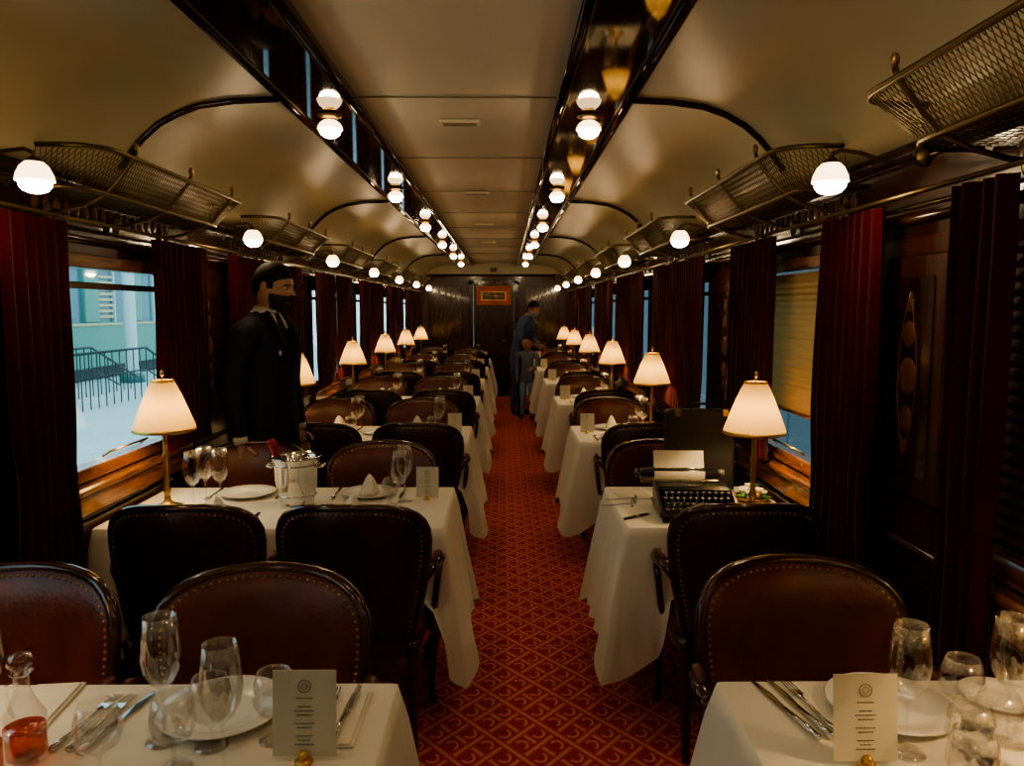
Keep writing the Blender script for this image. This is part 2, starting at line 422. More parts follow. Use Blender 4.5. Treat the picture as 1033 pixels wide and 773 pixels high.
# ---------------------------------------------------------------- dining chair
def chair_mesh():
    mb=MB()
    right=[(.195,.40),(.215,.50),(.235,.60),(.250,.70),(.254,.765),(.250,.805),(.238,.835),(.218,.858),(.190,.876),(.155,.888),(.11,.896),(.055,.900),(0,.901)]
    out=right+[(-x,z) for x,z in reversed(right[:-1])]
    cz=.65
    def pos(x,z,off): return (x, .09*(x/.25)**2-.03-(z-.45)*.10+off, z)
    S=[1,.95,.88,.7,.45,.2]
    for side,padf,mt in((1,.035,'leather_front'),(-1,-.022,'leather')):
        vs=[];fs=[];N=len(out)
        for s_ in S:
            off=.010*side+padf*(1-s_**6)
            for x,z in out: vs.append(pos(x*s_,cz+(z-cz)*s_,off))
        vs.append(pos(0,cz,.010*side+padf))
        for r in range(len(S)-1):
            for i in range(N): j=(i+1)%N; fs.append((r*N+i,r*N+j,r*N+N+j,r*N+N+i))
        r=len(S)-1
        for i in range(N): j=(i+1)%N; fs.append((r*N+i,r*N+j,len(vs)-1))
        mb.add(vs,fs,mt,True)
    mb.tube([pos(x,z,0) for x,z in out],.0155,'chairwood',8,closed=True)
    for side,padf in((1,.035),(-1,-.022)):
        P_=[Vector((x*.93,0,cz+(z-cz)*.94)) for x,z in out]
        acc=0
        for i in range(len(P_)-1):
            a,b=P_[i],P_[i+1]; L=(b-a).length; t=(-acc)%.018
            while t<L:
                p=a.lerp(b,t/L); q=pos(p.x,p.z,.010*side+padf*(1-.935**6)+.000*side)
                mb.ball(q,.0042,'brass',5,4); t+=.018
            acc+=L
    sx=.245
    def seatring(k,z): 
        pts=[]
        for i in range(32):
            t=2*pi*i/32; cx=math.copysign(abs(math.cos(t))**.35,math.cos(t)); cy=math.copysign(abs(math.sin(t))**.35,math.sin(t))
            y=.20+cy*.195*k; pts.append((cx*sx*k*(1+.08*cy),y,z))
        return pts
    R=[seatring(.97,.35),seatring(1,.37),seatring(1,.41)]
    vs=sum(R,[]); fs=[tuple(range(31,-1,-1))]+[(r*32+i,r*32+(i+1)%32,r*32+32+(i+1)%32,r*32+32+i) for r in range(2) for i in range(32)]
    mb.add(vs,fs,'chairwood',True)
    R=[seatring(.99,.41),seatring(1.0,.435),seatring(.95,.46),seatring(.75,.478),seatring(.4,.485),seatring(.05,.486)]
    vs=sum(R,[]); fs=[(r*32+i,r*32+(i+1)%32,r*32+32+(i+1)%32,r*32+32+i) for r in range(5) for i in range(32)]+[tuple(range(160,192))]
    mb.add(vs,fs,'leather_seat',True)
    for sgn in(-1,1):
        mb.tube([(sgn*.236,.03,.62),(sgn*.258,.05,.650),(sgn*.274,.09,.664),(sgn*.280,.14,.664),(sgn*.278,.19,.655),(sgn*.272,.208,.637),(sgn*.270,.198,.620)],[.016,.019,.021,.021,.022,.019,.012],'chairwood',8)
        mb.tube([(sgn*.266,.07,.676),(sgn*.277,.11,.686),(sgn*.280,.16,.680)],[.010,.019,.010],'leather_seat',8)
        mb.tube([(sgn*.275,.185,.64),(sgn*.272,.15,.58),(sgn*.262,.155,.50),(sgn*.250,.18,.42),(sgn*.247,.20,.38)],[.016,.013,.013,.017,.018],'chairwood',8)
        mb.tube([(sgn*.235,.355,.38),(sgn*.240,.365,.30),(sgn*.228,.355,.20),(sgn*.222,.355,.08),(sgn*.228,.365,.0)],[.026,.028,.019,.014,.018],'chairwood',10)
        mb.tube([(sgn*.205,.0,.42),(sgn*.20,.015,.36),(sgn*.20,.0,.20),(sgn*.205,-.05,.0)],[.022,.024,.019,.015],'chairwood',10)
    return mb.mesh('dining_chair')
cm=chair_mesh()
random.seed(7)
AX=(-.395,-.995); BX=(-.32,-.90); AXR=.935; BXR=1.02; AO=.57; BO=-.50
for k,c in enumerate(C):
    j=lambda a:random.uniform(-a,a)
    for x in AX: put('dining_chair',cm,(x+j(.01),c+AO+j(.015),0),pi+j(.04))
    for x in BX: put('dining_chair',cm,(x+j(.01),c+BO+j(.015),0),j(.04))
    put('dining_chair',cm,(AXR+j(.01),c+AO+.03+j(.015),0),pi+j(.04))
    put('dining_chair',cm,(BXR+j(.004),c+BO+j(.01),0),j(.02))

# ---------------------------------------------------------------- tables & cloths
TZ=.755; HD=.32
def cloth(x0,x1,seed,fx,bx_):
    mb=MB(); y0,y1=-HD,HD; rnd=random.Random(seed); ph=[rnd.random()*6 for _ in range(4)]
    corners=[(x0,y0),(x1,y0),(x1,y1),(x0,y1)]; per=[]
    nrm=[(0,-1),(1,0),(0,1),(-1,0)]; r=.012
    for i in range(4):
        a=Vector(corners[i]); b=Vector(corners[(i+1)%4]); L=(b-a).length; n=int(L/.014)
        d=(b-a)/L
        for q in range(n):
            t=q/n*L; dc=min(t,L-t)
            nm=Vector(nrm[i]); near=math.exp(-(dc/.05)**2)
            other=Vector(nrm[i-1]) if t<L/2 else Vector(nrm[(i+1)%4])
            dr=(nm+other*near)
            dr.normalize()
            p=a+d*t
            if dc<r: p=p-dr*(r-dc)*.4
            cw=0
            if i in(0,2):
                for cx in (fx if i==0 else bx_):
                    dx=abs(p.x-cx); cw=max(cw,min(1,max(0,(.262-dx)/.045)))
                cw=cw*cw*(3-2*cw)
            per.append((p,dr,dc,t,i,cw))
    rings=[];NL=16
    for jn in range(NL+1):
        t=jn/NL; rg=[]
        for p,dr,dc,s_,i,cw in per:
            corner=math.exp(-(dc/.075)**2)
            aisle=1 if (i==1 and x0<0) or (i==3 and x0>0) else 0
            L=.46+.10*corner-.20*cw
            fold=math.sin(s_/.085*2*pi*.55+ph[i])*.5+math.sin(s_/.05*2*pi*.42+ph[(i+1)%4])*.5
            d=t*L; lie=max(0,d-.258)*cw
            o=.006*min(1,t*8)+(.012+.070*aisle)*t+corner*.055*t**.8*(1-cw)+fold*.017*t*(1-cw*.7)+lie*.9
            zz=TZ-(.004 if jn else 0)-(d-lie)
            x=p.x+dr.x*o; y=p.y+dr.y*o
            x=max(-W+.022,min(W-.022,x))
            rg.append((x,y,zz))
        rings.append(rg)
    n=len(per)
    inner=[(q[0].x-(q[0].x-(x0+x1)/2)*.012,q[0].y*.988,TZ) for q in per]
    vs=inner+sum(rings,[])
    fs=[(r_*n+i,r_*n+(i+1)%n,(r_+1)*n+(i+1)%n,(r_+1)*n+i) for r_ in range(NL+1) for i in range(n)]
    mb.add(vs,fs,'linen',True); mb.add(inner,[tuple(range(n))],'linen',False)
    return mb.mesh('tablecloth')
def table(x0,x1):
    mb=MB(); mb.box((x0+.012,-HD+.012,.72),(x1-.012,HD-.012,.748),'chairwood',ch=.004)
    xm=(x0+x1)/2
    mb.box((xm-.04,-.04,.04),(xm+.04,.04,.72),'chairwood',ch=.006); mb.box((xm-.05,-.12,0),(xm+.05,.12,.04),'chairwood',ch=.006)
    return mb.mesh('dining_table')
LX0,LX1=-1.31,-.035; RX0,RX1=.640,1.31
tl=table(LX0,LX1); tr=table(RX0,RX1); cls=[cloth(LX0,LX1,i,BX,AX) for i in range(3)]; crs=[cloth(RX0,RX1,i+9,(BXR,),(AXR,)) for i in range(3)]
for k,c in enumerate(C):
    put('dining_table',tl,(0,c,0)); put('dining_table',tr,(0,c,0))
    put('tablecloth',cls[k%3],(0,c,0)); put('tablecloth',crs[k%3],(0,c,0))
Z=TZ+.001
# ---------------------------------------------------------------- table lamps
mb=MB()
mb.lathe([(0,0),(.062,0),(.064,.006),(.055,.014),(.030,.022),(.014,.035),(.010,.06),(.016,.075),(.010,.09),(.009,.20),(.014,.215),(.009,.23),(.009,.30),(.016,.315),(.012,.33),(.006,.34),(.006,.40)],'brass',n=20)
mb.lathe([(.006,.40),(.018,.405),(.026,.43),(.022,.455),(0,.465)],'bulb',n=12)
mb.tube([(0,0,.46),(0,0,.535)],.003,'brass',6); mb.ball((0,0,.543),(.008,.008,.014),'brass')
for a in range(3):
    t=a*2*pi/3; mb.tube([(0,0,.512),(.044*math.cos(t),.044*math.sin(t),.512)],.0018,'brass',4)
    mb.tube([(0,0,.345),(.06*math.cos(t),.06*math.sin(t),.345),(.112*math.cos(t),.112*math.sin(t),.335)],.0018,'brass',4)
mb.lathe([(.115,.318),(.111,.335),(.100,.365),(.084,.41),(.065,.46),(.047,.500),(.042,.510)],'shade',n=72,mod=lambda k:.036 if k%2 else -.024)
mb.lathe([(.116,.314),(.119,.322),(.114,.328)],'gold',n=48); mb.lathe([(.041,.507),(.045,.512),(.041,.517)],'gold',n=32)
lm=mb.mesh('table_lamp')
def lamp(x,y):
    o=put('table_lamp',lm,(x,y,Z)); L=bpy.data.lights.new('bulb_light','POINT'); L.energy=5.2; L.color=(1,.70,.36); L.shadow_soft_size=.02
    q=bpy.data.objects.new('bulb_light',L); COL.objects.link(q); q.parent=o; q.location=(0,0,.385)
for k,c in enumerate(C):
    lamp(-1.155 if k==1 else -1.13,c-.04 if k==1 else c)
    if k==0: lamp(1.165,c-.13)
    else: lamp(1.155 if k==1 else 1.13,c-.13 if k==1 else c)
# ---------------------------------------------------------------- tableware
def mk(name,fn): m=MB(); fn(m); return m.mesh(name)
plate=mk('plate',lambda m:m.lathe([(0,.004),(.05,.002),(.075,.003),(.085,.010),(.122,.020),(.125,.018),(.085,.004),(.078,0),(0,0)],'china',n=40))
wine=mk('wine_glass',lambda m:(m.lathe([(0,.003),(.010,.004),(.034,.001),(.034,0),(0,0)],'glass',n=24),m.lathe([(.006,.004),(.0035,.02),(.003,.09),(.006,.100),(.020,.112),(.032,.135),(.036,.162),(.033,.20),(.029,.238),(.0278,.238),(.032,.200),(.0348,.162),(.031,.137),(.019,.114),(0,.104)],'glass',n=24)))
ball=mk('balloon_glass',lambda m:(m.lathe([(0,.003),(.008,.004),(.030,.001),(.030,0),(0,0)],'glass',n=24),m.lathe([(.005,.004),(.004,.035),(.012,.045),(.032,.058),(.040,.080),(.037,.108),(.030,.132),(.0288,.132),(.0358,.108),(.0387,.080),(.031,.060),(0,.047)],'glass',n=24)))
def forkf(m):
    m.tube([(0,-.10,.007),(0,-.04,.0045),(0,.02,.005),(0,.045,.006)],[.0065,.004,.003,.005],'silver',6)
    m.box((-.011,.042,.004),(.011,.062,.007),'silver',ch=.001)
    for i in range(4): m.tube([(-.0095+i*.0063,.060,.0055),(-.0095+i*.0063,.10,.004)],[.0019,.0012],'silver',5)
fork=mk('fork',forkf)
def knifef(m):
    m.tube([(0,-.11,.0075),(0,-.06,.0065),(0,0,.005)],[.0065,.006,.0045],'silver',8)
    m.add([(-.006,0,.002),(.006,0,.002),(.010,.06,.002),(.006,.11,.002),(-.004,.12,.002),(-.006,.06,.002),(-.006,0,.004),(.006,0,.004),(.010,.06,.003),(.006,.11,.003),(-.004,.12,.003),(-.006,.06,.004)],[(5,4,3,2,1,0),(6,7,8,9,10,11)]+[(i,(i+1)%6,6+(i+1)%6,6+i) for i in range(6)],'silver',False)
knife=mk('knife',knifef)
def napf(m):
    N=16; R=[]
    for j,(r,z) in enumerate([(.065,0),(.06,.02),(.045,.05),(.025,.085),(.006,.105)]):
        R.append([(r*(1+.22*math.cos(3*t*2*pi/N+j*.5))*math.cos(2*pi*t/N),r*(.7+.2*math.sin(4*t*2*pi/N))*math.sin(2*pi*t/N),z) for t in range(N)])
    m.add(sum(R,[]),[(j*N+i,j*N+(i+1)%N,j*N+N+(i+1)%N,j*N+N+i) for j in range(4) for i in range(N)]+[tuple(range(64,80)),tuple(range(15,-1,-1))],'linen')
nap=mk('napkin',napf)
def napflat(m):
    m.box((-.05,-.10,0),(.05,.10,.004),'linen',ch=.0015); m.box((-.048,-.098,.004),(.044,.09,.008),'linen',ch=.0015)
napf2=mk('folded_napkin',napflat)
def cardf(m,w=.112,h=.160):
    T=Matrix.Rotation(-.10,4,'X')
    m.box((-w/2,0,.008),(w/2,.002,h),'paper',T=T)
    ringp=[(.011*math.cos(t*2*pi/24),-.0012,h-.028+.011*math.sin(t*2*pi/24)) for t in range(24)]
    m.tube(ringp,.0007,'ink',4,closed=True,T=T); m.tube([(-.006,-.0012,h-.028),(0,-.0012,h-.021),(.006,-.0012,h-.028),(0,-.0012,h-.035)],.0006,'ink',4,closed=True,T=T)
    ws=[.030,.0,.022,.036,.028,.0,.034,.026,.0,.030,.020,.033]
    for i,ww in enumerate(ws):
        if ww:
            z=h-.050-i*.0074; x=-ww/2; 
            while x<ww/2:
                q=random.uniform(.003,.007); m.box((x,-.0012,z),(min(x+q,ww/2),-.0002,z+.0014),'ink',T=T); x+=q+.0015
    m.lathe([(0,0),(.016,0),(.016,.004),(.006,.008),(0,.008)],'gold',(0,-.004,0),16); m.ball((0,-.006,.014),.009,'gold')
card=mk('menu_card',cardf)
def place(name,me,x,y,rz=0,z=Z,sc_=1): return put(name,me,(x,y,z),rz,sc_)
place('menu_card',card,-.164,1.262); place('menu_card',card,.820,1.238)
for x,y in((-.44,1.33),(-.287,1.215)): place('wine_glass',wine,x,y)
for x,y in((-.235,1.33),(-.385,1.245),(-.50,1.22),(-.345,1.31)): place('balloon_glass',ball,x,y)
place('plate',plate,-.365,1.42,sc_=.98); place('plate',plate,-.365,1.01); place('plate',plate,-.99,1.41); place('plate',plate,-.99,1.03)
place('folded_napkin',napf2,-.135,1.40,.0,sc_=1.0)
place('fork',fork,-.155,1.40,.05,z=Z+.009); place('knife',knife,-.12,1.395,-.05,z=Z+.009)
place('knife',knife,-.555,1.39,-.15); place('fork',fork,-.585,1.39,-.1); place('fork',fork,-.615,1.39,-.1)
place('folded_napkin',napf2,-.74,1.44,.1)
def decant(m,r,h,fill):
    m.lathe([(0,.004),(r*.95,.002),(r,.01),(r,h*.42),(r*.6,h*.55),(.014,h*.66),(.012,h*.8),(.020,h*.84),(.018,h*.84),(.010,h*.8)],'glass',n=24)
    m.lathe([(0,.008),(r*.88,.008),(r*.93,.014),(r*.93,fill),(0,fill)],'amber',n=24)
    m.lathe([(0,h*.80),(.009,h*.82),(.010,h*.86),(.022,h*.92),(.018,h),(0,h*1.02)],'glass',n=12)
    m.tube([(r*.9,0,h*.35),(r*1.5,0,h*.42),(r*1.5,0,h*.62),(.4*r,0,h*.70)],.004,'glass',8)
dec=mk('decanter',lambda m:decant(m,.036,.19,.060)); dec2=mk('decanter',lambda m:decant(m,.040,.20,.085))
place('decanter',dec,-.660,1.275,2.6); place('decanter',dec2,-.672,1.17,3.6); place('wine_glass',wine,-.76,1.32)
place('bread_dish',plate,-.58,1.10,sc_=.5)
place('plate',plate,.955,1.42,sc_=.98); place('knife',knife,.745,1.42,.22); place('knife',knife,.775,1.425,.18); place('fork',fork,.800,1.43,.12)
for x,y in((.912,1.28),(1.115,1.31)): place('wine_glass',wine,x,y)
for x,y in((.975,1.20),(1.050,1.24),(1.065,1.37),(.93,1.12)): place('balloon_glass',ball,x,y)
place('small_plate',plate,1.20,1.46,sc_=.6); place('folded_napkin',napf2,1.05,1.10,.4,sc_=.8); place('plate',plate,.95,.99)
random.seed(11)
for k,c in enumerate(C):
    if k==0: continue
    for side in('L','R'):
        if side=='R' and k==1: continue
        xs=(-.39,-.91) if side=='L' else (.90,)
        for x in xs:
            for sg in(-1,1):
                y=c+sg*.18
                place('plate',plate,x,y,sc_=.95)
                if not (k==1 and x==-.91 and sg>0): place('napkin',nap,x,y,random.random()*3,z=Z+.006,sc_=.8)
                if not(k==1 and x==-.91): place('wine_glass',wine,x+.165,y-sg*.11); place('balloon_glass',ball,x+.115,y-sg*.155,sc_=.85)
                if k<4:
                    place('fork',fork,x-.145,y,0 if sg<0 else pi); place('knife',knife,x+.14,y+sg*.04,0 if sg<0 else pi)
    if k>1: place('menu_card',card,-.13,c+.02,.1,sc_=.8)
    if k>1: place('menu_card',card,.72,c,-.1,sc_=.8)
place('menu_card',card,-.135,3.10,-.1,sc_=.85)
for x,y in((-1.03,3.03),(-.955,2.99),(-1.04,2.93)): place('wine_glass',wine,x,y)
place('serving_dish',plate,-.65,C[2],sc_=.6)
def bucket(m):
    m.lathe([(0,0),(.062,0),(.066,.006),(.062,.012),(.074,.05),(.086,.12),(.092,.19),(.100,.200),(.102,.206),(.098,.208),(.088,.195),(.080,.12),(.060,.02),(0,.016)],'silver',n=32)
    for sg in(-1,1):
        m.tube([(sg*.088,-.03,.165),(sg*.112,-.025,.17),(sg*.116,0,.172),(sg*.112,.025,.17),(sg*.088,.03,.165)],.005,'silver',8)
    for z,r in((.05,.076),(.175,.093)): m.lathe([(r-.002,z-.004),(r+.002,z),(r-.002,z+.004)],'silver',n=32)
    T=Matrix.Translation((-.02,.0,.03))@Matrix.Rotation(-.32,4,'Y')
    m.lathe([(0,0),(.034,.002),(.036,.01),(.036,.12),(.028,.15),(.014,.18)],'bottle_green',n=20,T=T)
    m.lathe([(.0142,.18),(.0145,.23),(.017,.232),(.017,.245),(.013,.255),(0,.258)],'foil_red',n=16,T=T)
    random.seed(3)
    for i in range(16):
        a=random.random()*6.3; r=random.random()*.065; m.box((r*math.cos(a)-.012+.01,r*math.sin(a)-.012,.15),(r*math.cos(a)+.012+.01,r*math.sin(a)+.012,.185+random.random()*.01),'glass',ch=.003)
place('champagne_bucket',mk('champagne_bucket',bucket),-.650,3.0)
def cup(m):
    m.lathe([(0,.002),(.03,.002),(.06,.010),(.061,.012),(.03,.005),(0,.005)],'china',n=24)
    m.lathe([(0,.008),(.018,.008),(.030,.03),(.036,.055),(.034,.055),(.028,.03),(0,.014)],'china',n=24)
    m.tube([(.033,0,.045),(.050,0,.045),(.050,0,.025),(.028,0,.022)],.003,'china',6)
place('tea_cup',mk('tea_cup',cup),-1.14,4.57)
def typew(m):
    m.box((-.15,-.16,.012),(.15,.13,.035),'black_enamel',ch=.008)
    for x in(-.13,.13):
        for y in(-.14,.11): m.lathe([(0,0),(.012,0),(.010,.014),(0,.014)],'black_enamel',(x,y,0),10)
    m.box((-.145,-.015,.03),(.145,.12,.105),'black_enamel',ch=.012)
    m.add([(-.15,-.15,.035),(-.14,-.15,.035),(-.14,-.01,.095),(-.15,-.01,.095),(-.15,-.15,.02),(-.14,-.15,.02),(-.14,-.01,.02),(-.15,-.01,.02)],[(0,1,2,3),(0,4,5,1),(3,2,6,7),(0,3,7,4),(1,5,6,2)],'black_enamel',False)
    m.add([(.14,-.15,.035),(.15,-.15,.035),(.15,-.01,.095),(.14,-.01,.095),(.14,-.15,.02),(.15,-.15,.02),(.15,-.01,.02),(.14,-.01,.02)],[(0,1,2,3),(0,4,5,1),(3,2,6,7),(0,3,7,4),(1,5,6,2)],'black_enamel',False)
    for r in range(4):
        y=-.135+r*.030; z=.050+r*.014; nk=11
        for i in range(nk):
            x=-.12+i*.0235+(r%2)*.008
            m.tube([(x,y+.01,.03),(x,y,z-.004)],.0015,'silver',4)
            m.lathe([(0,0),(.0085,0),(.0088,.003),(.007,.005),(0,.005)],'keys',(x,y,z-.004),10); m.lathe([(.0082,.0),(.0092,.003),(.0082,.005)],'silver',(x,y,z-.004),10)
    m.tube([(-.07,-.148,.046),(.07,-.148,.046)],.006,'black_enamel',8)
    for i in range(21):
        a=pi*(i+.5)/21; m.tube([(.0,.0,.103),(.055*math.cos(a),-.01+.045*-math.sin(a)+.05,.108)],.0014,'silver',4)
    sh=-.045
    m.box((sh-.155,.055,.105),(sh+.155,.115,.118),'silver',ch=.003)
    m.tube([(sh-.15,.085,.138),(sh+.15,.085,.138)],.019,'black_enamel',16)
    for sg in(-1,1): m.tube([(sh+sg*.15,.085,.138),(sh+sg*.158,.085,.138),(sh+sg*.178,.085,.138)],[.008,.017,.017],'keys',14)
    m.tube([(sh-.155,.07,.15),(sh-.175,.04,.165),(sh-.18,.0,.165)],.003,'silver',6)
    m.tube([(sh-.13,.075,.160),(sh+.13,.075,.160)],.003,'silver',6)
    pts=[(.105,.068),(.12,.062),(.145,.064),(.158,.085),(.19,.10),(.225,.112)]; vs=[]
    for z,y in pts: vs+= [(sh-.10,y,z),(sh+.10,y,z)]
    m.add(vs,[(2*i,2*i+1,2*i+3,2*i+2) for i in range(len(pts)-1)],'paper')
put('typewriter',mk('typewriter',typew),(.93,2.885,Z),-.06)
def casef(m):
    m.box((-.145,-.055,.0),(.145,-.004,.37),'black_case',ch=.010); m.box((-.145,.0,.0),(.145,.05,.36),'black_case',ch=.010)
    m.tube([(-.04,-.03,.37),(-.04,-.03,.392),(.04,-.03,.392),(.04,-.03,.37)],.006,'black_case',8)
    for x in(-.10,.10): m.box((x-.012,-.061,.34),(x+.012,-.05,.372),'brass',ch=.002)
put('typewriter_case',mk('typewriter_case',casef),(1.03,3.215,Z),-.08)
def specs(m):
    for x in(-.03,.03): m.tube([(x+.02*math.cos(t*2*pi/20),.0,.020+.018*math.sin(t*2*pi/20)) for t in range(20)],.0015,'black_enamel',5,closed=True)
    m.tube([(-.010,0,.022),(0,0,.026),(.010,0,.022)],.0015,'black_enamel',5)
    for sg in(-1,1): m.tube([(sg*.05,0,.022),(sg*.052,.10,.004),(sg*.05,.125,.002)],.0015,'black_enamel',5)
put('reading_glasses',mk('reading_glasses',specs),(.715,2.99,Z),1.2)
def pen(m): m.tube([(-.07,0,.005),(.04,0,.005),(.07,0,.004)],[.005,.0055,.001],'black_enamel',8); m.tube([(-.01,0,.005),(0,0,.005)],.0062,'gold',8)
put('fountain_pen',mk('fountain_pen',pen),(.70,2.82,Z),.6); put('letter_paper',mk('letter_paper',lambda m:m.box((-.07,-.10,0),(.07,.10,.0015),'paper')),(.735,3.19,Z),.2)
def flowers(m):
    m.lathe([(0,0),(.035,0),(.05,.006),(.075,.022),(.076,.024),(.05,.010),(0,.006)],'gold',n=28)
    random.seed(9)
    for i in range(16):
        a=random.random()*6.3; r=random.random()**.5*.050; z=.028+random.random()*.03
        mt=random.choice(['petal','petal','gold','leafgreen','petal'])
        cx,cy=r*math.cos(a),r*math.sin(a)
        m.ball((cx,cy,z),(.014,.014,.012),mt,8,6)
        if mt=='petal':
            for q in range(5): m.ball((cx+.013*math.cos(q*1.257),cy+.013*math.sin(q*1.257),z+.006),(.010,.010,.006),'petal',7,5)
        if mt=='leafgreen': m.ball((cx*1.3,cy*1.3,z),(.028,.010,.004),'leafgreen',8,5)
put('floral_centrepiece',mk('floral_centrepiece',flowers),(1.215,3.055,Z))
place('small_plate',plate,1.23,2.72,sc_=.4)

# ---------------------------------------------------------------- people
def skin(joints,edges,root=0,sub=2):
    me=bpy.data.meshes.new('tmp'); me.from_pydata([j[0] for j in joints],edges,[])
    o=bpy.data.objects.new('tmp',me); COL.objects.link(o)
    md=o.modifiers.new('Skin','SKIN'); md.use_smooth_shade=True
    for i,j in enumerate(joints):
        sv=me.skin_vertices[0].data[i]; sv.radius=(j[1],j[2] if len(j)>2 else j[1]); sv.use_root=(i==root)
    s2=o.modifiers.new('Sub','SUBSURF'); s2.levels=sub; s2.render_levels=sub
    dg=bpy.context.evaluated_depsgraph_get(); dg.update()
    r=bpy.data.meshes.new_from_object(o.evaluated_get(dg))
    V=[v.co.copy() for v in r.vertices]; F=[tuple(p.vertices) for p in r.polygons]
    bpy.data.objects.remove(o); return V,F
def head(mb,T,hairlen=0,mask=None,k=1.0):
    n,m_=64,54
    def D(nx,ny,nz,sc_=1.0):
        x=nx*.076;y=ny*.098;z=nz*.118
        if nz<0:
            q=(-nz)**1.6; x*=1+.10*math.sin(min(1,-nz*1.1)*pi)-.16*q
            if ny<0: y*=1-.50*q
            else: y*=1-.02*q
        else:
            x*=1+.10*nz; y*=1+(.08*nz if ny<0 else .0)
        if ny>0:
            y+=.024*math.exp(-(x/.011)**2-((z+.018)/.020)**2)+.010*math.exp(-(x/.010)**2-((z-.002)/.02)**2)
            for e in(-1,1): y-=.010*math.exp(-((x-e*.030)/.016)**2-((z-.012)/.012)**2)
            y+=.006*math.exp(-(x/.03)**2-((z-.038)/.012)**2)+.006*math.exp(-(x/.022)**2-((z+.055)/.010)**2)+.010*math.exp(-(x/.02)**2-((z+.100)/.016)**2)
        return Vector((x*sc_,y*sc_,z*sc_))*k
    dirs=[];
    for i in range(m_+1):
        ph=pi*i/m_
        for q in range(n): t=2*pi*q/n; dirs.append((math.sin(ph)*math.cos(t),math.sin(ph)*math.sin(t),math.cos(ph)))
    faces=[(i*n+q,i*n+n+q,i*n+n+(q+1)%n,i*n+(q+1)%n) for i in range(m_) for q in range(n)]
    mb.add([D(*d) for d in dirs],faces,'skin',True,T)
    def cen(f): 
        c=Vector((0,0,0))
        for i in f: c+=Vector(dirs[i])
        return c/4
    def thr(c):
        t=.12+.46*c[1] if c[1]>0 else max(.12+1.3*c[1],-.60-hairlen)
        if -.05<c[1]<.38 and abs(c[0])>.7: t=min(t,-.02)
        return t
    hf=[f for f in faces if cen(f).z>thr(cen(f))]
    def HD_(d):
        g=max(0,min(1,(d[2]-thr(d)+.05)/.40)); g=g*g*(3-2*g)
        return D(*d,1.004+g*(.022+.03*max(0,d[2])**2+.035*max(0,d[1])))
    mb.add([HD_(d) for d in dirs],hf,'hair',True,T)
    if mask:
        mf=[f for f in faces if cen(f).y>.28 and -.92<cen(f).z<-.20+.13*max(0,1-abs(cen(f).x)/.35)]; mb.add([D(*d,1.035) for d in dirs],mf,mask,True,T)
        for e in(-1,1): mb.tube([Vector((e*.068,.040,-.03))*k,Vector((e*.081,-.005,.005))*k],.0015,mask,4,T=T)
    for e in(-1,1):
        mb.ball(Vector((e*.029,.079,.012))*k,(.012*k,.010*k,.006*k),'eye',10,7,T=T); mb.ball(Vector((e*.029,.0875,.012))*k,(.005*k,.003*k,.005*k),'hair',8,5,T=T)
        mb.tube([Vector((e*.017,.095,.030))*k,Vector((e*.03,.093,.034))*k,Vector((e*.044,.083,.029))*k],.0025*k,'hair',5,T=T)
        mb.ball(Vector((e*.079,-.005,-.003))*k,(.007*k,.017*k,.029*k),'skin',10,8,T=T)
    mb.ball(Vector((0,.090,-.055))*k,(.022*k,.006*k,.006*k),'lips',12,6,T=T)
def hand(mb,w,d,palmn,side,mat='skin',k=1.0):
    w=Vector(w); d=Vector(d).normalized(); pn=Vector(palmn); pn=(pn-d*pn.dot(d)).normalized(); sd=d.cross(pn)*side
    J=[(w,.026*k,.022*k),(w+d*.045*k,.036*k,.018*k),(w+d*.085*k,.038*k,.016*k)]
    V,F=skin(J,[(0,1),(1,2)],0,2); mb.add(V,F,mat)
    lens=[.068,.078,.072,.056]
    for i in range(4):
        b=w+d*.080*k+sd*(.028-.0185*i)*k; L=lens[i]*k
        p=[b,b+d*L*.45,b+d*L*.78+pn*L*.18,b+d*L*.98+pn*L*.42]
        V,F=skin([(q,(.0095-.0009*j_)*k) for j_,q in enumerate(p)],[(0,1),(1,2),(2,3)],0,2); mb.add(V,F,mat)
    b=w+d*.030*k+sd*.026*k
    p=[b,b+(d*.6+sd*.8).normalized()*.035*k,b+(d*.8+sd*.6).normalized()*.062*k+pn*.008*k]
    V,F=skin([(q,(.0115-.001*j_)*k) for j_,q in enumerate(p)],[(0,1),(1,2)],0,2); mb.add(V,F,mat)
